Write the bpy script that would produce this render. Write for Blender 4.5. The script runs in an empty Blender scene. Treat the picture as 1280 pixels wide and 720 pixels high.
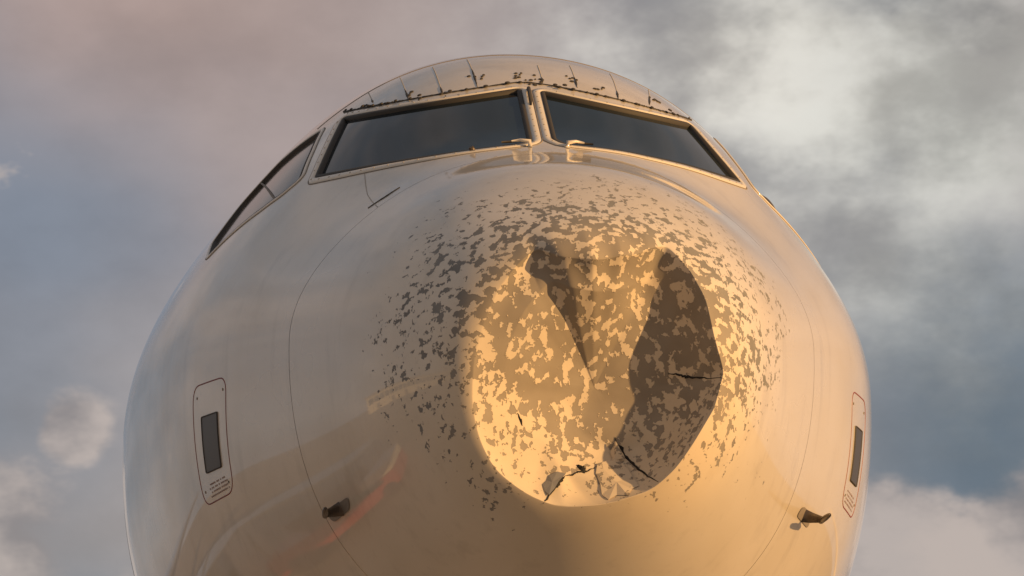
import bpy, numpy as np, math, random
from mathutils import Matrix, Vector
from mathutils.geometry import delaunay_2d_cdt
random.seed(4);rng=np.random.RandomState(7)
SC=bpy.context.scene
# ------------------------------------------------------------------ fuselage lines (metres, nose points to -Y)
KY=np.array([0,.1,.35,.8,1.4,2.2,3.2,4.5,6,9.]);KU=np.sqrt(KY)
W=np.array([0,.2636,.5407,.7932,1.0667,1.3994,1.6581,1.8582,1.8782,1.8782])
T=np.array([-.35,.0148,.236,.5142,.806,1.3821,1.8229,1.964,1.9977,1.9977])
B=np.array([-.35,-.6311,-.8211,-1.0252,-1.2322,-1.4422,-1.6022,-1.7122,-1.7322,-1.7322])
C=np.array([-.35,-.35,-.224,-.1197,-.0208,.0592,.1292,.1792,.1792,.1792])
def spl(xk,yk):
    n=len(xk);h=np.diff(xk);A=np.zeros((n,n));b=np.zeros(n)
    A[0,0]=1;A[-1,-1]=1
    for i in range(1,n-1):
        A[i,i-1]=h[i-1];A[i,i]=2*(h[i-1]+h[i]);A[i,i+1]=h[i]
        b[i]=6*((yk[i+1]-yk[i])/h[i]-(yk[i]-yk[i-1])/h[i-1])
    M=np.linalg.solve(A,b)
    def f(x):
        x=np.clip(x,xk[0],xk[-1]);i=np.clip(np.searchsorted(xk,x)-1,0,n-2)
        a=xk[i+1]-x;c=x-xk[i];hh=h[i]
        return M[i]*a**3/(6*hh)+M[i+1]*c**3/(6*hh)+(yk[i]/hh-M[i]*hh/6)*a+(yk[i+1]/hh-M[i+1]*hh/6)*c
    return f
fW,fT,fB,fC=spl(KU,W),spl(KU,T),spl(KU,B),spl(KU,C)
def Rf(y,ph):
    env=np.exp(-((np.sqrt(y)-1.6)/.6)**2)
    return 1-np.where(np.sin(ph)>0,(.0677+.0446*np.cos(2*ph))*env,-.0337)*np.sin(2*ph)**2
def PT(y,ph):
    y=np.asarray(y,float);ph=np.asarray(ph,float)
    u=np.sqrt(np.maximum(y,0));R=Rf(np.maximum(y,0),ph);c=fC(u)
    h=np.where(np.sin(ph)>0,fT(u)-c,c-fB(u))
    return np.stack([fW(u)*R*np.cos(ph),y+0*ph,c+h*R*np.sin(ph)],-1)
def NR(y,ph):
    e=1e-3
    a=PT(y+e,ph)-PT(y-e,ph);b=PT(y,ph+e)-PT(y,ph-e)
    n=np.cross(b,a);n/=np.linalg.norm(n,axis=-1,keepdims=True)+1e-12
    q=PT(y,ph);rad=np.stack([q[...,0],-0.3+0*q[...,1],q[...,2]],-1)
    return n*np.sign((n*rad).sum(-1,keepdims=True))
def polar2(x,y,z):
    u=np.sqrt(np.maximum(y,0));c=fC(u);dz=z-c
    h=np.where(dz>0,fT(u)-c,c-fB(u))+1e-9
    X=x/(fW(u)+1e-9);Z=dz/h;ph=np.arctan2(Z,X)
    return np.hypot(X,Z)/Rf(np.maximum(y,0),ph),ph
def polar(x,y,z): return polar2(x,y,z)[0]
def F(x,z,ymax=1.6):
    x=np.asarray(x,float);z=np.asarray(z,float)
    a=np.zeros(x.shape);b=np.full(x.shape,ymax)
    for _ in range(34):
        m=(a+b)/2;I=polar(x,m,z)<1
        b=np.where(I,m,b);a=np.where(I,a,m)
    return (a+b)/2
# ------------------------------------------------------------------ helpers
def mesh(name,V,Fc,mat,smooth=True,parent=None):
    me=bpy.data.meshes.new(name);me.from_pydata([tuple(map(float,v)) for v in V] if not isinstance(V,np.ndarray) else V.reshape(-1,3).tolist(),[],Fc)
    me.validate()
    if smooth: me.polygons.foreach_set('use_smooth',[True]*len(me.polygons))
    if mat: me.materials.append(mat)
    ob=bpy.data.objects.new(name,me);bpy.context.collection.objects.link(ob)
    if parent: ob.parent=parent
    return ob
def gridfaces(n,m,wrap=True):
    mm=m if wrap else m-1
    i,j=np.meshgrid(np.arange(n-1),np.arange(mm),indexing='ij');j2=(j+1)%m
    return np.stack([i*m+j,i*m+j2,(i+1)*m+j2,(i+1)*m+j],-1).reshape(-1,4)
def mat(name,col,rough=.5,metal=0,coat=0,ior=1.5):
    m=bpy.data.materials.new(name);m.use_nodes=True;b=m.node_tree.nodes['Principled BSDF']
    b.inputs['Base Color'].default_value=(*col,1);b.inputs['Roughness'].default_value=rough;b.inputs['Metallic'].default_value=metal
    b.inputs['Coat Weight'].default_value=coat;b.inputs['Coat Roughness'].default_value=.06;b.inputs['IOR'].default_value=ior
    return m
class NT:
    def __init__(s,nt): s.nt=nt
    def n(s,t,**k):
        nd=s.nt.nodes.new(t)
        for a,b in k.items(): setattr(nd,a,b)
        return nd
    def put(s,sock,v):
        if isinstance(v,bpy.types.NodeSocket): s.nt.links.new(v,sock)
        else: sock.default_value=v
    def m(s,op,a,b=0.,c=0.,clamp=False):
        nd=s.n('ShaderNodeMath',operation=op,use_clamp=clamp)
        s.put(nd.inputs[0],a);s.put(nd.inputs[1],b);s.put(nd.inputs[2],c);return nd.outputs[0]
    def v(s,op,a,b=(0,0,0),scale=None):
        nd=s.n('ShaderNodeVectorMath',operation=op)
        s.put(nd.inputs[0],a);s.put(nd.inputs[1],b)
        if scale is not None: s.put(nd.inputs['Scale'],scale)
        return nd.outputs['Value'] if op in('DISTANCE','LENGTH','DOT_PRODUCT') else nd.outputs[0]
    def noise(s,vec,scale,detail=3,rough=.5,dist=0.):
        nd=s.n('ShaderNodeTexNoise');s.put(nd.inputs['Vector'],vec);s.put(nd.inputs['Scale'],scale)
        nd.inputs['Detail'].default_value=detail;nd.inputs['Roughness'].default_value=rough;nd.inputs['Distortion'].default_value=dist
        return nd
    def mix(s,f,a,b):
        nd=s.n('ShaderNodeMix',data_type='RGBA');s.put(nd.inputs[0],f);s.put(nd.inputs[6],a);s.put(nd.inputs[7],b);return nd.outputs[2]
    def ss(s,x,lo,hi,a=0.,b=1.):
        nd=s.n('ShaderNodeMapRange',interpolation_type='SMOOTHSTEP');s.put(nd.inputs[0],x)
        for i,v in enumerate((lo,hi,a,b)): s.put(nd.inputs[i+1],v)
        return nd.outputs[0]
# ------------------------------------------------------------------ materials
PAINT=(.74,.67,.57)
def paint_mat(name,chips):
    m=bpy.data.materials.new(name);m.use_nodes=True;t=NT(m.node_tree);b=m.node_tree.nodes['Principled BSDF']
    P=t.n('ShaderNodeTexCoord').outputs['Object']
    big=t.noise(P,1.3,3,.55).outputs[0];fine=t.noise(P,40,2,.6).outputs[0]
    st=t.noise(t.v('MULTIPLY',P,(9,9,1.0)),1.0,3,.6).outputs[0]
    col=t.mix(t.ss(big,.35,.7),(*PAINT,1),(PAINT[0]*.88,PAINT[1]*.87,PAINT[2]*.84,1))
    col=t.mix(t.m('MULTIPLY',t.ss(st,.52,.75),.25),col,(.38,.33,.26,1))
    col=t.mix(t.m('MULTIPLY',t.ss(fine,.58,.8),.15),col,(.35,.31,.26,1))
    rough=t.ss(big,.3,.7,.25,.38)
    coat=1.0
    if chips:
        sx=t.n('ShaderNodeSeparateXYZ');t.put(sx.inputs[0],P)
        X=t.m('DIVIDE',t.m('SUBTRACT',sx.outputs[0],.055),.70);Z=t.m('DIVIDE',t.m('SUBTRACT',sx.outputs[2],-.180),.61)
        rho=t.m('SQRT',t.m('ADD',t.m('MULTIPLY',X,X),t.m('MULTIPLY',Z,Z)))
        rho=t.m('ADD',rho,t.m('MULTIPLY',t.m('SUBTRACT',t.noise(P,3.2,1).outputs[0],.5),.50))
        Q=t.v('ADD',P,t.v('SCALE',t.noise(P,75,1).outputs['Color'],scale=.012))
        n1=t.noise(Q,21,3,.60).outputs[0]
        n2=t.noise(Q,43,3,.55).outputs[0]
        k=t.ss(rho,.35,.85,.33,.62)
        nn=t.m('ADD',t.m('MULTIPLY',n1,t.m('SUBTRACT',1.,k)),t.m('MULTIPLY',n2,k))
        th=t.m('ADD',t.ss(rho,.35,1.05,.464,.588),t.ss(rho,.95,1.22,0,.17))
        mask=t.ss(t.m('SUBTRACT',nn,th),-.005,.009)
        gv=t.noise(P,9,2).outputs[0]
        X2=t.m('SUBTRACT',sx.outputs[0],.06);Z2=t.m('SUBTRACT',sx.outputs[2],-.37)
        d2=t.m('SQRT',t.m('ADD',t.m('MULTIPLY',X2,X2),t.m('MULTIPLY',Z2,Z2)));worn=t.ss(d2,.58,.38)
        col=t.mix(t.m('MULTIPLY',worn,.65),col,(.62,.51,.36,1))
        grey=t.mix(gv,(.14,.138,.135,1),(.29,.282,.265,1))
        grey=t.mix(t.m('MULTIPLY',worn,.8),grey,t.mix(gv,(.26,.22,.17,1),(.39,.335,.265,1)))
        edge=t.ss(t.m('ABSOLUTE',t.m('SUBTRACT',nn,th)),.012,.0)
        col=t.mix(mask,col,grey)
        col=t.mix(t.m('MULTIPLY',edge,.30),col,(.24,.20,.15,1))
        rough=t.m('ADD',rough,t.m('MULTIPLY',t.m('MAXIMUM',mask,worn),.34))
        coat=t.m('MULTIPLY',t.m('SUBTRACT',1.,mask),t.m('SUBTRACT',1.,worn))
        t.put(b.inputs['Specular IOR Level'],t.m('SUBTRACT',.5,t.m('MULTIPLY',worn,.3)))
        bp=t.n('ShaderNodeBump');bp.inputs['Distance'].default_value=.0015;bp.inputs['Strength'].default_value=1
        t.put(bp.inputs['Height'],t.m('SUBTRACT',1.,mask));t.put(b.inputs['Normal'],bp.outputs[0])
    t.put(b.inputs['Base Color'],col);t.put(b.inputs['Roughness'],rough)
    t.put(b.inputs['Coat Weight'],coat);b.inputs['Coat Roughness'].default_value=.04
    return m
M_body=paint_mat('fuselage_paint',False);M_rad=paint_mat('radome_paint',True)
M_frame=mat('frame_paint',(.70,.64,.54),.35,0,.4)
M_seal=mat('sealant',(.045,.04,.035),.7);M_dark=mat('dark_cavity',(.012,.011,.010),.8)
M_line=mat('seam_line',(.22,.19,.16),.7);M_faint=mat('faint_joint',(.40,.36,.30),.6);M_red=mat('red_marking',(.20,.035,.03),.5)
M_text=mat('stencil_text',(.30,.20,.17),.6)
M_metal=mat('probe_metal',(.12,.10,.085),.4,.6);M_bolt=mat('bolt_metal',(.20,.17,.13),.5,.3)
M_plate=mat('port_plate',(.085,.075,.065),.4,.5);M_shard=mat('torn_composite',(.24,.235,.23),.7)
M_rubber=mat('tyre_rubber',(.03,.03,.03),.8);M_steel=mat('gear_steel',(.45,.45,.44),.4,.6)
M_glass=mat('cockpit_glass',(.010,.016,.020),.05,0,0,1.38)
M_side=mat('side_glass',(.10,.09,.075),.10,0,0,1.7)
air=bpy.data.objects.new('airliner',None);bpy.context.collection.objects.link(air)
# ------------------------------------------------------------------ radome with crushed dent
SEAM=1.15
CC=np.array([.06,-.37])
rim=np.array([(-150,31),(-84,-14),(28,-27),(164,10),(278,81),(353,-7),(402,-108),(426,-237),(461,-346),(425,-467),(355,-580),(297,-663),(223,-729),(82,-772),(-69,-782),(-172,-744),(-274,-673),(-327,-578),(-352,-469),(-346,-320),(-317,-205),(-267,-101),(-212,-30)])/1000.
NA=900
al=np.linspace(-np.pi,np.pi,NA,endpoint=False)
def radial(pts):
    d=pts-CC;a=np.arctan2(d[:,1],d[:,0]);o=np.argsort(a);a=a[o];P=d[o]
    aa=np.concatenate([a-2*np.pi,a,a+2*np.pi]);PP=np.concatenate([P,P,P])
    out=np.empty(NA)
    for k,x in enumerate(al):
        i=np.searchsorted(aa,x)-1;p,q=PP[i],PP[i+1];e=q-p;u=np.array([math.cos(x),math.sin(x)])
        out[k]=(p[0]*e[1]-p[1]*e[0])/(u[0]*e[1]-u[1]*e[0])
    return out
rr0=radial(rim)
def smo(v,sg):
    n=int(sg*2.5);k=np.exp(-(np.arange(-n,n+1)/sg)**2);k/=k.sum()
    return sum(k[i]*np.roll(v,i-n) for i in range(2*n+1))
ws=np.where((al>-.6)&(al<2.5),0.,1.);ws=smo(ws,20)
rr=smo(rr0,6)*(1-ws)+smo(rr0,16)*ws
phs=np.linspace(0,2*np.pi,1440,endpoint=False)
GAP=.0015
ol=PT(np.full(1440,SEAM-GAP),phs)[:,[0,2]];ro=radial(ol)
rimr=lambda a: np.interp(a,np.append(al,np.pi),np.append(rr,rr[0]))
cp=[];
while len(cp)<60:
    q=(rng.uniform(-.4,.5),rng.uniform(-.85,.12))
    if all(math.hypot(q[0]-c[0],q[1]-c[1])>.065 for c in cp): cp.append(q)
cp+= [(-1,-1.4),(1.2,-1.4),(1.2,.8),(-1,.8)]
ch=np.concatenate([rng.uniform(-1,1,60),np.zeros(4)])
tri=delaunay_2d_cdt([Vector(c) for c in cp],[],[],0,1e-5)[2]
def crumple0(x,z):
    out=np.zeros(x.shape)
    for t3 in tri:
        (x1,z1),(x2,z2),(x3,z3)=[cp[i] for i in t3];d=(z2-z3)*(x1-x3)+(x3-x2)*(z1-z3)
        a=((z2-z3)*(x-x3)+(x3-x2)*(z-z3))/d;b=((z3-z1)*(x-x3)+(x1-x3)*(z-z3))/d;c=1-a-b
        I=(a>=-1e-6)&(b>=-1e-6)&(c>=-1e-6)
        out=np.where(I,a*ch[t3[0]]+b*ch[t3[1]]+c*ch[t3[2]],out)
    return out
gx_=np.linspace(-.6,.8,281);gz_=np.linspace(-1.1,.4,301)
GX,GZ=np.meshgrid(gx_,gz_,indexing='ij');CR=crumple0(GX,GZ)
def blur(A,n):
    for _ in range(n):
        A=(A+np.roll(A,1,0)+np.roll(A,-1,0)+np.roll(A,1,1)+np.roll(A,-1,1))/5
    return A
CR=blur(CR,8)
UN=blur(rng.randn(281,301),900);UN/=np.abs(UN).max()
def samp(A,x,z):
    i=np.clip((x+.6)/1.4*280,0,279.999);j=np.clip((z+1.1)/1.5*300,0,299.999);i0=i.astype(int);j0=j.astype(int);f=i-i0;g=j-j0
    return A[i0,j0]*(1-f)*(1-g)+A[i0+1,j0]*f*(1-g)+A[i0,j0+1]*(1-f)*g+A[i0+1,j0+1]*f*g
def gauss(x,c,s): return np.exp(-((x-c)/s)**2)
def buckle(x,z,a,r,rim_):
    d=np.abs(r-rim_)
    top=gauss(a,1.45,.5)
    s=.5-.5*np.cos(2*np.pi*(x+.10+.2*(z-.05))/.105)
    b=.015*s**.7*top*np.exp(-d/.09)
    soft=(.026-.020*np.cos(a-.25))*np.exp(-d/.055)
    return b+soft
Yc=.43
def Ysurf(x,z):
    dx=x-CC[0];dz=z-CC[1];r=np.hypot(dx,dz);a=np.arctan2(dz,dx);R=rimr(a);t=r/R
    tin=np.minimum(t,1)
    bx=np.where(t<1,CC[0]+R*np.cos(a),x);bz=np.where(t<1,CC[1]+R*np.sin(a),z)
    y0=F(bx,bz,SEAM+.02)
    y0=y0+buckle(bx,bz,a,np.where(t<1,R,r),R)
    p=2.6+1.2*np.cos(a)+.30*np.sin(a)
    yc=Yc+.060*np.cos(a)*tin-.11*np.sin(a)*tin
    yi=yc+(y0-yc)*tin**p
    env=np.clip(4*tin*(1-tin),0,1)**.6
    # the floor is pushed in less under the upper lip
    yi=yi-.060*np.exp(-((x+.02)/.26)**2-((z+.13)/.17)**2)*np.clip((1-tin)*4,0,1)
    low=.75+1.2*gauss(a,-1.6,.8)
    yi=yi+.019*samp(CR,x,z)*env*low+.020*samp(UN,x,z)*env
    def fold(x0,z0,x1,z1,w,amp):
        vx,vz=x1-x0,z1-z0;L=math.hypot(vx,vz);u=((x-x0)*vx+(z-z0)*vz)/L**2;d=np.abs((x-x0)*vz-(z-z0)*vx)/L
        return amp*np.maximum(0,1-d/w)*np.clip(1-np.abs(u-.25)/.85,0,1)
    fo=fold(-.145,.028,-.100,-.09,.042,-.034)
    yi=yi+fo*np.clip((1-tin)*7,0,1)
    return np.where(t<1,yi,y0)
tin=np.linspace(0,1,170)[1:]**.85
tou=np.concatenate([np.linspace(0,.12,28)[1:],np.linspace(.12,1,120)[1:]])
rings=[rr*t for t in tin]+[rr+(ro-rr)*t for t in tou]
Rg=np.array(rings);X=CC[0]+Rg*np.cos(al);Z=CC[1]+Rg*np.sin(al)
Y=Ysurf(X,Z);Y[-1]=SEAM-GAP
V=np.stack([X,Y,Z],-1).reshape(-1,3)
n,m_=Rg.shape
Fc=gridfaces(n,m_).tolist()
V=np.concatenate([V,[[CC[0],float(Ysurf(np.array([CC[0]]),np.array([CC[1]]))[0]),CC[1]]]])
Fc+=[(len(V)-1,(j+1)%m_,j) for j in range(m_)]
rad=mesh('radome',V,Fc,M_rad,True,air)
# ------------------------------------------------------------------ window outlines (station y, angle)
RM=1.3
def rnd(poly,r,step=.012):
    P=np.array([(a,math.radians(b)*RM) for a,b in poly]);n=len(P);out=[]
    for i in range(n):
        p,q,s=P[i-1],P[i],P[(i+1)%n];l1=np.linalg.norm(p-q);l2=np.linalg.norm(s-q);k=min(r,l1*.45,l2*.45)
        A=q+(p-q)/l1*k;Bq=q+(s-q)/l2*k
        for t in np.linspace(0,1,7): out.append((1-t)**2*A+2*t*(1-t)*q+t*t*Bq)
    out=np.array(out);res=[]
    for i in range(len(out)):
        p,q=out[i],out[(i+1)%len(out)];k=max(1,int(np.linalg.norm(q-p)/step))
        for j in range(k): res.append(p+(q-p)*j/k)
    res=np.array(res);res[:,1]/=RM;return res
GL=np.array([.09,.94,.33]);GL/=np.linalg.norm(GL)
def drop(Q):
    """slide points along the glazing direction onto the skin -> (y,angle)"""
    ts=np.linspace(-.25,.45,71)
    ins=np.array([polar(*(Q+GL*t).T)<1 for t in ts]);k=np.argmax(ins,0);b=ts[k];a=ts[np.maximum(k-1,0)]
    for _ in range(25):
        m=(a+b)/2;I=polar(*(Q+GL*m[:,None]).T)<1;b=np.where(I,m,b);a=np.where(I,a,m)
    P=Q+GL*b[:,None];return np.stack([P[:,1],polar2(*P.T)[1]],-1)
def rnd3(poly,rs,closed=True,step=.012):
    P=PT(np.array([a for a,b in poly]),np.radians([b for a,b in poly]));n=len(P);out=[]
    for i in range(n):
        if not closed and i in (0,n-1): out.append(P[i]);continue
        p,q,s=P[i-1],P[i],P[(i+1)%n];l1=np.linalg.norm(p-q);l2=np.linalg.norm(s-q);k=min(rs[i],l1*.45,l2*.45)
        A=q+(p-q)/l1*k;Bq=q+(s-q)/l2*k
        for t in np.linspace(0,1,7): out.append((1-t)**2*A+2*t*(1-t)*q+t*t*Bq)
    res=[]
    for i in range(len(out)-(0 if closed else 1)):
        p,q=out[i],out[(i+1)%len(out)];k=max(1,int(np.linalg.norm(q-p)/step))
        for j in range(k): res.append(p+(q-p)*j/k)
    return drop(np.array(res))
WL=[(2.461,123.2),(1.973,92.4),(1.40,93.2),(1.362,94.4),(1.365,106),(1.561,121.9),(1.983,135.5)]
WR=[(1.950,88.5),(2.255,59.4),(1.956,46.4),(1.558,61.0),(1.399,75.4),(1.357,86.6),(1.42,88.4)]
SW=[(2.60,127.4),(2.36,132.2),(2.145,137.6),(2.20,141.8),(2.32,146),(2.73,156.4),(3.0,152.5),(3.12,144),(2.98,135)]
mir=lambda P:[(a,180-b) for a,b in P]
wins=[('windshield_pane',rnd3(WL,[.02,.025,.02,.03,.2,.2,.02]),M_glass),('windshield_pane_2',rnd3(WR,[.025,.02,.02,.2,.2,.03,.02]),M_glass),
 ('side_pane',rnd(SW,.03),M_side),('side_pane_2',rnd(mir(SW),.03),M_side)]
def inpoly(y,p,poly):
    c=np.zeros(y.shape,bool);n=len(poly)
    for i in range(n):
        y1,p1=poly[i-1];y2,p2=poly[i]
        if p1==p2: continue
        I=((p1>p)!=(p2>p))&(y<(y2-y1)*(p-p1)/(p2-p1)+y1);c^=I
    return c
# ------------------------------------------------------------------ fuselage shell
ys=np.concatenate([np.linspace(SEAM+GAP,3.4,225),np.linspace(3.4,9,70)[1:]]);NP=900
pg=np.linspace(-np.pi,np.pi,NP,endpoint=False)
Yg,Pg=np.meshgrid(ys,pg,indexing='ij');G=PT(Yg,Pg)
ff=gridfaces(len(ys),NP)
yc=Yg.ravel()[ff].mean(1);pc=Pg.ravel()[ff[:,0]]+np.pi/NP
keep=np.ones(len(ff),bool);near=(yc<3.3)
for nm,poly,_ in wins: keep&=~(near&inpoly(yc,pc,poly))
aft=[]
for yy in list(np.linspace(9,28,20))[1:]+list(np.linspace(28,41,14))[1:]:
    k=max(0,(yy-28)/13);s=(1-k**1.7)*.97+.03;b=PT(np.full(NP,9.),pg);b[:,1]=yy
    b[:,0]*=s;b[:,2]=.13+(b[:,2]-.13)*s+1.2*k**1.5;aft.append(b)
GG=np.concatenate([G,np.array(aft)]);fa=gridfaces(GG.shape[0],NP)
fa=np.concatenate([ff[keep],fa[(len(ys)-1)*NP:]])
mesh('fuselage',GG.reshape(-1,3),fa[:,::-1].tolist(),M_body,True,air)
Lr=np.array([PT(np.full(NP,y),pg)*np.array([.985,1,.985])+np.array([0,0,-.001]) for y in (SEAM-.03,SEAM+.03)])
mesh('joint_liner',Lr.reshape(-1,3),gridfaces(2,NP).tolist(),M_dark,True,air)
# ------------------------------------------------------------------ ribbons / patches on the skin
def ribbon(name,P,N,width,h,mt,closed=False,off=0.,taper=False,jit=0.,parent=air,lo=-.002,bev=.25):
    P=np.asarray(P);N=np.asarray(N);n=len(P)
    Tn=(np.roll(P,-1,0)-np.roll(P,1,0)) if closed else np.gradient(P,axis=0)
    L=np.cross(N,Tn);L/=np.linalg.norm(L,axis=1,keepdims=True)+1e-12
    w=np.full(n,width)
    if taper: w=width*(1-np.abs(np.linspace(-1,1,n))**1.6)+.0006
    if jit: w=w*(1+jit*(rng.rand(n)-.5)*2)
    V=[]
    for s,hh in ((-.5,lo),(-.5+bev*.5,h),(.5-bev*.5,h),(.5,lo)):
        V.append(P+L*(off+s*w[:,None])+N*hh)
    V=np.array(V).transpose(1,0,2)
    q=gridfaces(n+(1 if closed else 0),4,False)
    if closed: q=q%(n*4)
    return mesh(name,V.reshape(-1,3),q.tolist(),mt,True,parent)
def on(path): 
    path=np.asarray(path);return PT(path[:,0],path[:,1]),NR(path[:,0],path[:,1])
def dens(path,step=.01):
    P=np.array([(a,math.radians(b)*RM) for a,b in path]);r=[]
    for i in range(len(P)-1):
        k=max(1,int(np.linalg.norm(P[i+1]-P[i])/step))
        for j in range(k): r.append(P[i]+(P[i+1]-P[i])*j/k)
    r.append(P[-1]);r=np.array(r);r[:,1]/=RM;return r
def patch(name,poly,lift,mt,scale=1.,rn=14,parent=air):
    c=poly.mean(0);V=[];
    for t in np.linspace(0,1,rn)[1:]:
        q=c+(poly-c)*t*scale;P,N=on(q);V.append(P+N*lift)
    P,N=on(c[None]);V=np.array(V);n=len(poly)
    fc=gridfaces(rn-1,n).tolist();VV=np.concatenate([V.reshape(-1,3),P+N*lift]);fc+=[(len(VV)-1,(j+1)%n,j) for j in range(n)]
    return mesh(name,VV,fc,mt,True,parent)
bolts=[]
for nm,poly,g in wins:
    patch(nm,poly,-.012,g,1.03)
    P,N=on(poly)
    cen=P.mean(0);Tn=np.roll(P,-1,0)-np.roll(P,1,0);L=np.cross(N,Tn);o=np.sign(((P-cen)*L).sum())
    side='side' in nm
    ribbon(nm+'_gasket',P,N,.024 if not side else .014,.003,M_seal,True,off=o*-.002,lo=-.016)
    fw_=.018 if side else .034
    ribbon(nm+'_frame',P,N,fw_,.005,M_frame,True,off=o*(.008+fw_/2),lo=-.003)
    ribbon(nm+'_edge_seal',P,N,.005,.002,M_line,True,off=o*(.011+fw_),lo=-.002)
    if not side:
        Ln=L/np.linalg.norm(L,axis=1,keepdims=True)
        d=np.cumsum(np.linalg.norm(np.diff(P,axis=0,append=P[:1]),axis=1));k=0
        for i in range(len(P)):
            if d[i]>k: bolts.append((P[i]+Ln[i]*o*(.008+fw_/2)+N[i]*.005,N[i]));k+=.075
P,N=on(dens([(2.24,143.6),(2.6,141.6),(3.1,139)]));ribbon('side_pane_divider',P,N,.010,.001,M_line,lo=-.014)
P,N=on(dens([(2.24,36.4),(2.6,38.4),(3.1,41)]));ribbon('side_pane_divider_2',P,N,.010,.001,M_line,lo=-.014)
BV=[];BF=[];FV=[];FF=[]
def stud(c,nv,r,h,V=None,Fq=None,S=8):
    V=BV if V is None else V;Fq=BF if Fq is None else Fq
    a=np.cross(nv,[0,.3,1]);a/=np.linalg.norm(a);b=np.cross(nv,a);k=len(V)
    for rr_,hh in ((r,-.002),(r,h*.6),(r*.6,h)):
        for i in range(S):
            t=2*np.pi*i/S;V.append(c+a*math.cos(t)*rr_+b*math.sin(t)*rr_+nv*hh)
    for q in range(2):
        for i in range(S): Fq.append((k+q*S+i,k+q*S+(i+1)%S,k+(q+1)*S+(i+1)%S,k+(q+1)*S+i))
    Fq.append(tuple(k+2*S+i for i in range(S)))
for c,nv in bolts: stud(c,nv,.0040,.002,FV,FF)
mesh('frame_bolts',np.array(FV),FF,M_faint,False,air)
# brow sealant line and panel joints above the windshield
BR=[(2.596,122.2),(2.151,113.6),(2.032,103.7),(2.059,92),(2.038,87.8),(2.015,76.2),(2.482,58.6)]
brow=rnd3(BR,[.1]*7,False,.009)
P,N=on(brow);ribbon('brow_sealant',P,N,.012,.004,M_seal,jit=.8)
for i in range(0,len(P),2):
    if rng.rand()<.8: stud(P[i]+np.array([0,.016*rng.randn(),0]),N[i],.007*rng.uniform(.5,1.6),.004)
for (y,d) in ((2.07,91.5),(2.05,88.4),(2.06,111),(2.03,105),(2.1,78),(2.12,90.6),(2.16,92.3),(2.2,111),(2.16,99),(2.14,82),(2.3,67),(2.4,119)):
    for _ in range(5):
        yy,dd=y+rng.randn()*.03,d+rng.randn()*.8;a=np.array([yy]);b=np.array([math.radians(dd)]);stud(PT(a,b)[0],NR(a,b)[0],.007*rng.uniform(.4,1.4),.005)
mesh('rivet_and_sealant_dabs',np.array(BV),BF,M_seal,False,air)
for a,b in (((2.09,112.2),(2.64,110.7)),((2.05,106.1),(2.59,105)),((2.04,99.7),(2.61,99)),((2.06,87.9),(2.34,87.9)),((2.05,81.8),(2.44,82.1)),((2.04,74.2),(2.53,74.8)),((2.14,68),(2.6,67.5)),((2.36,117.6),(2.7,116.5))):
    P,N=on(dens([a,b]));ribbon('brow_joint',P,N,.005,.0015,M_faint,jit=.3)
    k=rng.uniform(.15,.5);mid=(a[0]+(b[0]-a[0])*k,a[1]+(b[1]-a[1])*k)
    P,N=on(dens([a,mid]));ribbon('brow_joint_dark',P,N,.010,.003,M_seal,taper=True,jit=.3)
P,N=on(dens([(2.78,127),(2.72,120),(2.70,110),(2.68,99),(2.66,90),(2.65,82),(2.67,70),(2.72,60),(2.76,54)]));ribbon('brow_aft_joint',P,N,.005,.002,M_line)
for yy in (4.6,6.1):
    P,N=on(np.stack([np.full(700,yy),np.linspace(-np.pi,np.pi,700)],-1));ribbon('frame_joint',P,N,.004,.0012,M_line)
P,N=on(dens([(1.16,134),(1.40,131.5),(1.62,128)]));ribbon('cowl_joint',P,N,.004,.0015,M_faint)
P,N=on(dens([(1.234,135.2),(1.22,130),(1.226,125.7)]));ribbon('lifted_sealant',P,N,.010,.003,M_seal,taper=True,jit=.5)
def tube(name,pts,rads,mt,parent=air,S=12,flat=1.):
    pts=np.array(pts,float);n=len(pts);V=[]
    Tn=np.gradient(pts,axis=0)
    for i in range(n):
        t=Tn[i]/np.linalg.norm(Tn[i]);a=np.cross(t,[0.1,.2,1]);a/=np.linalg.norm(a);b=np.cross(t,a)
        for k in range(S):
            q=2*np.pi*k/S;V.append(pts[i]+(a*math.cos(q)*flat+b*math.sin(q))*rads[i])
    fc=gridfaces(n,S).tolist();fc+=[tuple(range(S)),tuple(range((n-1)*S,n*S))[::-1]]
    return mesh(name,np.array(V),fc,mt,True,parent)
def at(y,d,h=0.): 
    a=np.array([y]);b=np.array([math.radians(d)]);return (PT(a,b)+NR(a,b)*h)[0]
tube('post_bracket',[at(1.96,91.0,.0),at(1.93,91.0,.02),at(1.80,91.2,.022),at(1.78,91.2,.0)],[.006,.008,.008,.005],M_seal)
for d0,d1,s in ((94.0,97.5,1),(86.0,82.5,-1)):
    tube('wiper_arm',[at(1.31,d0,.0),at(1.315,d0,.02),at(1.335,(d0+d1)/2,.022),at(1.35,d1,.016)],[.010,.009,.006,.004],M_frame)
    tube('wiper_blade',[at(1.365,d1-2*s,.011),at(1.36,d1,.012),at(1.37,d1+2*s,.011)],[.004,.005,.004],M_seal)
tube('wiper_pivot',[at(1.35,105.8,-.002),at(1.35,106.2,.018)],[.012,.010],M_metal)
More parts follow.
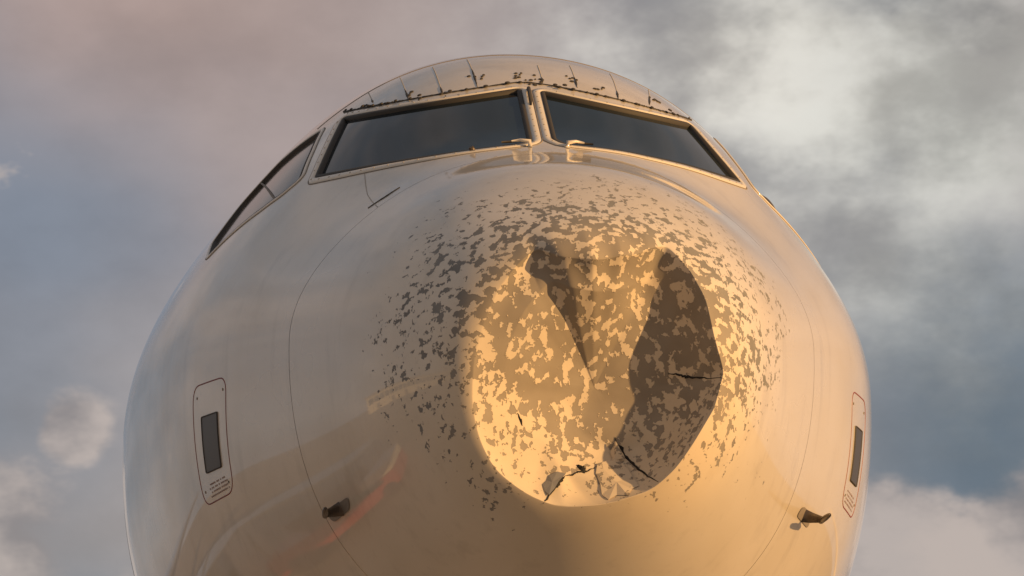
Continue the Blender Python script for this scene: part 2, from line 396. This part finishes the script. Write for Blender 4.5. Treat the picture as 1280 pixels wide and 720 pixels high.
# static-port panels
for sd in (0,1):
    k=(lambda P:P) if sd==0 else (lambda P:[(a+.10,-180-b) for a,b in P])
    sfx='' if sd==0 else '_2'
    o=rnd(k([(2.068,-176.6),(1.703,-176.4),(1.767,-157.8),(2.105,-158.0)]),.07)
    P,N=on(o);ribbon('port_outline'+sfx,P,N,.006,.0012,M_red,True,lo=-.001)
    pl=rnd(k([(1.975,-171.3),(1.805,-171.1),(1.835,-162.4),(2.0,-162.6)]),.008)
    patch('static_port'+sfx,pl,.003,M_plate);P,N=on(pl);ribbon('static_port_rim'+sfx,P,N,.006,.005,M_seal,True)
    TV=[];TF=[]
    for row in range(4):
        d=-160.8+row*.62
        y=1.80+rng.uniform(0,.04)
        while y<2.04-rng.uniform(0,.05):
            w=rng.uniform(.006,.012)
            a=k([(y,d),(min(y+w,2.05),d),(min(y+w,2.05),d+.26),(y,d+.26)])
            b=np.array([(q[0],math.radians(q[1])) for q in a]);Pq,Nq=on(b);i0=len(TV);TV+=list(Pq+Nq*.0015);TF.append((i0,i0+1,i0+2,i0+3));y+=w+rng.choice([.006,.006,.016])
    mesh('stencil'+sfx,np.array(TV),TF,M_text,False,air)
    for q in ((1.74,-174.4),(2.02,-174.6),(1.80,-159.6),(2.06,-160)):
        q2=k([q])[0];tube('screw'+sfx,[at(q2[0],q2[1],-.001),at(q2[0],q2[1],.002)],[.006,.005],M_bolt)
# pitot probes
def probe(y,d,sfx):
    b=at(y,d);nv=NR(np.array([y]),np.array([math.radians(d)]))[0]
    o=rnd([(y-.09,d-1.2),(y-.06,d+1.2),(y+.09,d+1.4),(y+.11,d-1.0)],.03);patch('probe_base'+sfx,o,.003,M_line)
    f=np.array([0,-1,0]);
    tube('probe_strut'+sfx,[b-nv*.01,b+nv*.03+f*.012,b+nv*.065+f*.04],[.028,.020,.012],M_metal,flat=.4)
    c=b+nv*.066+f*.04
    tube('probe_tube'+sfx,[c-f*.05,c-f*.03,c+f*.05,c+f*.11,c+f*.125],[.003,.011,.011,.008,.004],M_metal)
probe(1.02,-145.2,'');probe(1.38,-29.5,'_2')
# ------------------------------------------------------------------ tears and shards in the dent
def crack(name,pts,width,mt=M_dark,lift=.003,jit=.35,taper=True,wob=.0010):
    pts=np.array(pts)/1000.;r=[]
    for i in range(len(pts)-1):
        for t in np.linspace(0,1,7,endpoint=False): r.append(pts[i]+(pts[i+1]-pts[i])*t)
    r.append(pts[-1]);r=np.array(r);r[1:-1]+=rng.randn(len(r)-2,2)*wob
    y=Ysurf(r[:,0],r[:,1]);P=np.stack([r[:,0],y,r[:,1]],-1)
    N=np.zeros((len(r),3));N[:,1]=-1
    ribbon(name,P,N,width,lift,mt,taper=taper,jit=jit)
crack('tear',[(300,-322),(340,-332),(375,-343),(452,-362)],.007)
crack('tear_2',[(-43,-671),(-60,-690),(-78,-712),(-119,-772)],.018)
crack('tear_3',[(128,-530),(134,-555),(164,-597),(205,-650),(246,-702)],.010)
crack('tear_4',[(-3,-632),(12,-645),(22,-660)],.030,jit=.2)
crack('tear_5',[(-200,-480),(-183,-518)],.008)
crack('tear_6',[(128,-550),(150,-565),(160,-600)],.015)
crack('tear_7',[(-43,-671),(-20,-668),(2,-655),(30,-652),(63,-632)],.006)
crack('tear_8',[(63,-630),(72,-670),(86,-714),(110,-740)],.005)
def shard(name,pts,lifts,mt=M_shard):
    p=np.array(pts)/1000.;y=Ysurf(p[:,0],p[:,1])-np.array(lifts)
    V=np.stack([p[:,0],y,p[:,1]],-1);c=V.mean(0);c[1]-=.004;n=len(V)
    Vb=V+np.array([0,.004,0]);VV=np.concatenate([V,Vb,[c]])
    fc=[(2*n,i,(i+1)%n) for i in range(n)]+[(i,n+i,n+(i+1)%n,(i+1)%n) for i in range(n)]
    return mesh(name,VV,fc,mt,False,air)
shard('torn_flap',[(-43,-668),(-66,-694),(-80,-718),(-100,-742),(-112,-728),(-118,-704),(-104,-690),(-96,-672),(-70,-660)],[.02,.018,.014,.010,.004,.003,.003,.004,.008],M_shard)
shard('torn_flap_2',[(66,-622),(58,-660),(70,-700),(72,-735),(90,-755),(118,-738),(150,-742),(166,-718),(190,-706),(176,-670),(165,-640),(135,-600)],[.008,.006,.005,.004,.004,.004,.003,.004,.005,.010,.012,.006],M_rad)
shard('torn_flap_3',[(128,-545),(112,-580),(120,-610),(158,-600)],[.02,.005,.004,.02],M_rad)
# ------------------------------------------------------------------ wings, tail, engines, gear
def loft(name,secs,mt,parent=air):
    S=24;V=[]
    for c,ch_,th,vert in secs:
        for k in range(S):
            q=2*np.pi*k/S;u=.5-.5*math.cos(q);tt=th*math.sin(q)*(1-.6*u)
            V.append((c[0]+(tt if vert else 0),c[1]+u*ch_,c[2]+(0 if vert else tt)))
    fc=gridfaces(len(secs),S).tolist();fc+=[tuple(range(S)),tuple(range((len(secs)-1)*S,len(secs)*S))]
    return mesh(name,np.array(V),fc,mt,True,parent)
for sgx,sf in ((1,''),(-1,'_2')):
    loft('wing'+sf,[((0*sgx,13.5,-1.2),7.5,.5,False),((6*sgx,16.4,-.75),5.0,.33,False),((17*sgx,23,.2),1.8,.12,False)],M_body)
    loft('tailplane'+sf,[((0,35.5,1.1),4,.2,False),((6.2*sgx,38.5,1.7),1.8,.1,False)],M_body)
    x=5.2*sgx;tube('engine_cowl'+sf,[(x,12.2,-1.95),(x,12.4,-1.95),(x,13.4,-1.95),(x,15.2,-1.9),(x,16.4,-1.85)],[.85,.98,1.08,.95,.6],M_body,S=40)
    tube('engine_inlet'+sf,[(x,12.17,-1.95),(x,12.21,-1.95)],[.78,.80],M_dark,S=40)
    tube('engine_pylon'+sf,[(x,13.5,-.95),(x,17.5,-.9)],[.25,.25],M_body,flat=.4)
    tube('main_gear_leg'+sf,[(2.6*sgx,18,-1.1),(2.7*sgx,18,-3.0)],[.13,.11],M_steel)
    for dx in (-.28,.28): tube('main_wheel'+sf,[(2.7*sgx+dx-.17,18,-3.0),(2.7*sgx+dx-.13,18,-3.0),(2.7*sgx+dx+.13,18,-3.0),(2.7*sgx+dx+.17,18,-3.0)],[.42,.5,.5,.42],M_rubber,S=32)
loft('tail_fin',[((0,33,1.6),6.5,.25,True),((0,38.5,7.6),2.6,.12,True)],M_body)
tube('nose_gear_leg',[(0,4.4,-1.6),(0,4.3,-3.15)],[.09,.07],M_steel)
for dx in (-.2,.2): tube('nose_wheel',[(dx-.11,4.3,-3.15),(dx-.08,4.3,-3.15),(dx+.08,4.3,-3.15),(dx+.11,4.3,-3.15)],[.28,.35,.35,.28],M_rubber,S=32)
# ------------------------------------------------------------------ ground, terminal, tug and cart (seen as reflections)
mg=bpy.data.materials.new('apron_concrete');mg.use_nodes=True;t=NT(mg.node_tree);b=mg.node_tree.nodes['Principled BSDF']
P=t.n('ShaderNodeTexCoord').outputs['Object'];nz=t.noise(P,.35,3,.6).outputs[0]
br=t.n('ShaderNodeTexBrick');t.put(br.inputs['Vector'],P);br.offset=0;br.inputs['Scale'].default_value=1;br.inputs['Brick Width'].default_value=7;br.inputs['Row Height'].default_value=7;br.inputs['Mortar Size'].default_value=.02
br.inputs['Color1'].default_value=(.38,.34,.29,1);br.inputs['Color2'].default_value=(.33,.30,.26,1);br.inputs['Mortar'].default_value=(.05,.05,.05,1)
c=t.mix(t.m('MULTIPLY',t.ss(nz,.4,.7),.6),br.outputs[0],(.20,.18,.155,1))
t.put(b.inputs['Base Color'],c);b.inputs['Roughness'].default_value=.75
S=3000;GZ0=-3.5;mesh('ground',np.array([(-S,-S,GZ0),(S,-S,GZ0),(S,S,GZ0),(-S,S,GZ0)],float),[(0,1,2,3)],mg,False)
def box(name,x0,x1,y0,y1,z0,z1,mt,parent):
    v=[(x,y,z) for x in(x0,x1) for y in(y0,y1) for z in(z0,z1)]
    return mesh(name,v,[(0,1,3,2),(4,6,7,5),(0,4,5,1),(2,3,7,6),(0,2,6,4),(1,5,7,3)],mt,False,parent)
M_wall=mat('terminal_cladding',(.62,.60,.56),.6);M_tg=mat('terminal_glass',(.03,.04,.045),.08);M_roof=mat('roof_sheet',(.2,.2,.2),.6)
tb=bpy.data.objects.new('terminal_building',None);bpy.context.collection.objects.link(tb)
TX=-130
box('walls',TX-30,TX,-60,90,GZ0,GZ0+9,M_wall,tb);box('roof',TX-31,TX+1.5,-61,91,GZ0+9.003,GZ0+9.8,M_roof,tb)
for i in range(24):
    y=-57+i*6.1;box('window',TX-.02,TX+.05,y,y+5.0,GZ0+4.6,GZ0+7.8,M_tg,tb)
    if i%3==1: box('bay_door',TX-.02,TX+.06,y,y+4.0,GZ0+.02,GZ0+3.4,M_roof,tb)
tg=bpy.data.objects.new('baggage_tug',None);bpy.context.collection.objects.link(tg)
MR=mat('tug_red',(.42,.05,.035),.4,0,.5);MW=mat('tug_white',(.75,.75,.72),.4,0,.5)
bx,by=-7.6,4.4
box('chassis',bx,bx+1.5,by,by+3.0,GZ0+.35,GZ0+.95,MR,tg);box('hood',bx+.08,bx+1.42,by+.05,by+1.1,GZ0+.953,GZ0+1.3,MW,tg)
box('seat',bx+.2,bx+1.3,by+1.7,by+2.2,GZ0+.953,GZ0+1.45,M_rubber,tg);box('canopy',bx+.02,bx+1.48,by+1.0,by+2.9,GZ0+2.0,GZ0+2.08,MW,tg)
for px in (bx+.08,bx+1.38):
    for py in (by+1.1,by+2.78): box('canopy_post',px,px+.05,py,py+.05,GZ0+.955,GZ0+1.998,M_steel,tg)
for px in (bx+.1,bx+1.4):
    for py in (by+.55,by+2.45): tube('wheel',[(px-.12,py,GZ0+.33),(px-.09,py,GZ0+.33),(px+.09,py,GZ0+.33),(px+.12,py,GZ0+.33)],[.27,.33,.33,.27],M_rubber,tg,S=24)
for ci in range(2):
    ct=bpy.data.objects.new('baggage_cart',None);bpy.context.collection.objects.link(ct)
    cy=by+3.9+ci*3.9
    box('deck',bx,bx+1.5,cy,cy+3.0,GZ0+.40,GZ0+.52,M_steel,ct);box('roof',bx-.03,bx+1.53,cy-.03,cy+3.03,GZ0+1.9,GZ0+1.96,MW,ct)
    box('end_wall',bx+.03,bx+1.47,cy+.02,cy+.07,GZ0+.523,GZ0+1.897,MW,ct);box('end_wall_2',bx+.03,bx+1.47,cy+2.93,cy+2.98,GZ0+.523,GZ0+1.897,MW,ct)
    for si in range(5): box('suitcase',bx+.7,bx+1.3,cy+.2+si*.53,cy+.62+si*.53,GZ0+.523,GZ0+1.0+.3*rng.rand(),[M_rubber,MR,M_roof,mat('suitcase_blue',(.03,.07,.2),.5),MW][si],ct)
    box('tow_bar',bx+.72,bx+.78,cy-.9,cy-.002,GZ0+.40,GZ0+.45,M_steel,ct)
    for px in (bx+.1,bx+1.4):
        for py in (cy+.45,cy+2.5): tube('wheel',[(px-.09,py,GZ0+.22),(px-.07,py,GZ0+.22),(px+.07,py,GZ0+.22),(px+.09,py,GZ0+.22)],[.18,.22,.22,.18],M_rubber,ct,S=20)
# ------------------------------------------------------------------ light
SUN_AZ=math.radians(58);SUN_EL=math.radians(11)
sd=Vector((math.sin(SUN_AZ)*math.cos(SUN_EL),-math.cos(SUN_AZ)*math.cos(SUN_EL),math.sin(SUN_EL)))
l=bpy.data.lights.new('sun','SUN');l.energy=5.0;l.angle=math.radians(.8);l.color=(1,.575,.22)
lo=bpy.data.objects.new('sun',l);bpy.context.collection.objects.link(lo);lo.rotation_euler=sd.to_track_quat('Z','Y').to_euler()
w=bpy.data.worlds.new('World');SC.world=w;w.use_nodes=True;t=NT(w.node_tree);bg=w.node_tree.nodes['Background'];wo=w.node_tree.nodes['World Output']
try: w.cycles.sampling_method='NONE'
except Exception: pass
sky=t.n('ShaderNodeTexSky',sky_type='NISHITA');sky.sun_disc=False;sky.sun_elevation=SUN_EL;sky.sun_rotation=math.atan2(sd.x,sd.y)
t.put(bg.inputs[0],sky.outputs[0]);bg.inputs[1].default_value=.10
Dv=t.v('NORMALIZE',t.n('ShaderNodeTexCoord').outputs['Generated'])
n0=t.noise(t.v('MULTIPLY',Dv,(1,1,1.7)),3.6,3,.5);n3=t.noise(t.v('MULTIPLY',Dv,(1,1,1.5)),11,5,.56)
Dw=t.v('ADD',Dv,t.v('SCALE',t.v('SUBTRACT',n3.outputs['Color'],(.5,.5,.5)),scale=.19))
Dm=t.v('ADD',Dv,t.v('SCALE',t.v('SUBTRACT',n0.outputs['Color'],(.5,.5,.5)),scale=.20))
def dirv(az,el): az,el=math.radians(az),math.radians(el);return (math.sin(az)*math.cos(el),math.cos(az)*math.cos(el),math.sin(el))
def blob(az,el,sig,vec=Dw):
    q=t.m('DIVIDE',t.v('DISTANCE',vec,dirv(az,el)),math.radians(sig));return t.m('EXPONENT',t.m('MULTIPLY',t.m('MULTIPLY',q,q),-1.))
col=t.mix(t.ss(n0.outputs[0],.38,.62),(.215,.24,.28,1),(.36,.32,.31,1))
col=t.mix(t.m('MULTIPLY',blob(-5,23,7.5,Dm),.9),col,(.46,.325,.28,1))
col=t.mix(t.m('MULTIPLY',blob(-8.5,14.5,5.5,Dm),.85),col,(.185,.22,.28,1))
col=t.mix(t.m('MULTIPLY',blob(3,21.5,4,Dm),.5),col,(.38,.30,.275,1))
col=t.mix(t.m('MULTIPLY',blob(17.5,11.5,4.4,Dm),.93),col,(.115,.16,.21,1))
col=t.mix(t.m('MULTIPLY',blob(15.8,13.6,2.6),.5),col,(.19,.205,.22,1))
bs=t.ss(n3.outputs[0],.36,.62,.78,1.25)
col=t.mix(t.m('MULTIPLY',blob(12.5,20.3,4.9),.97),col,t.v('SCALE',(.63,.60,.54),scale=bs))
col=t.mix(t.m('MULTIPLY',blob(16.5,18.4,3.6),.9),col,t.v('SCALE',(.58,.57,.52),scale=bs))
col=t.mix(t.m('MULTIPLY',blob(15.5,23.2,1.5),.8),col,(.16,.16,.17,1))
col=t.mix(t.m('MULTIPLY',blob(11,16.2,1.9),.5),col,(.27,.265,.27,1))
col=t.v('SCALE',col,scale=t.ss(n3.outputs[0],.25,.75,.88,1.13))
for az,el,sg in ((-9.3,7.8,3.1),(-4.5,5.8,2.2),(14.0,7.3,3.1),(18.5,7.8,3.0),(-7.0,11.0,1.1)):
    g=t.m('ADD',blob(az,el,sg,Dv),t.m('MULTIPLY',t.m('SUBTRACT',n3.outputs[0],.5),1.9))
    col=t.mix(t.m('MULTIPLY',t.ss(g,.36,.68),.88),col,t.mix(t.ss(n3.outputs[0],.38,.60),(.27,.24,.24,1),(.53,.45,.41,1)))
sdot=t.v('DOT_PRODUCT',Dv,tuple(sd));glow=t.ss(sdot,.2,1.);
sep=t.n('ShaderNodeSeparateXYZ');t.put(sep.inputs[0],Dv)
lowb=t.ss(sep.outputs[2],.55,-.05)
col=t.v('SCALE',col,scale=t.ss(sep.outputs[2],.45,.8,1.,.78))
col=t.mix(t.m('MULTIPLY',t.m('MULTIPLY',glow,lowb),.9),col,(1.25,.66,.28,1))
back=t.m('MULTIPLY',t.ss(sep.outputs[1],.35,-.6),lowb);col=t.mix(t.m('MULTIPLY',back,.6),col,(.52,.385,.26,1))
cb=t.n('ShaderNodeBackground');t.put(cb.inputs[0],col);cb.inputs[1].default_value=1.0
mx=t.n('ShaderNodeMixShader');mx.inputs[0].default_value=.93
t.put(mx.inputs[1],bg.outputs[0]);t.put(mx.inputs[2],cb.outputs[0]);t.put(wo.inputs[0],mx.outputs[0])
# ------------------------------------------------------------------ camera
yaw,pit=.079,.2595
fw=np.array([math.sin(yaw)*math.cos(pit),math.cos(yaw)*math.cos(pit),math.sin(pit)]);r=np.array([math.cos(yaw),-math.sin(yaw),0]);up=np.cross(r,fw)
cd=bpy.data.cameras.new('camera');co=bpy.data.objects.new('camera',cd);bpy.context.collection.objects.link(co)
cd.sensor_width=36;cd.lens=77.22;cd.clip_end=10000;cd.clip_start=.05
co.matrix_world=Matrix(((r[0],up[0],-fw[0],-.7614),(r[1],up[1],-fw[1],-6.5456),(r[2],up[2],-fw[2],-1.8953),(0,0,0,1)))
SC.camera=co
SC.view_settings.view_transform='Standard';SC.view_settings.look='None';SC.view_settings.exposure=0
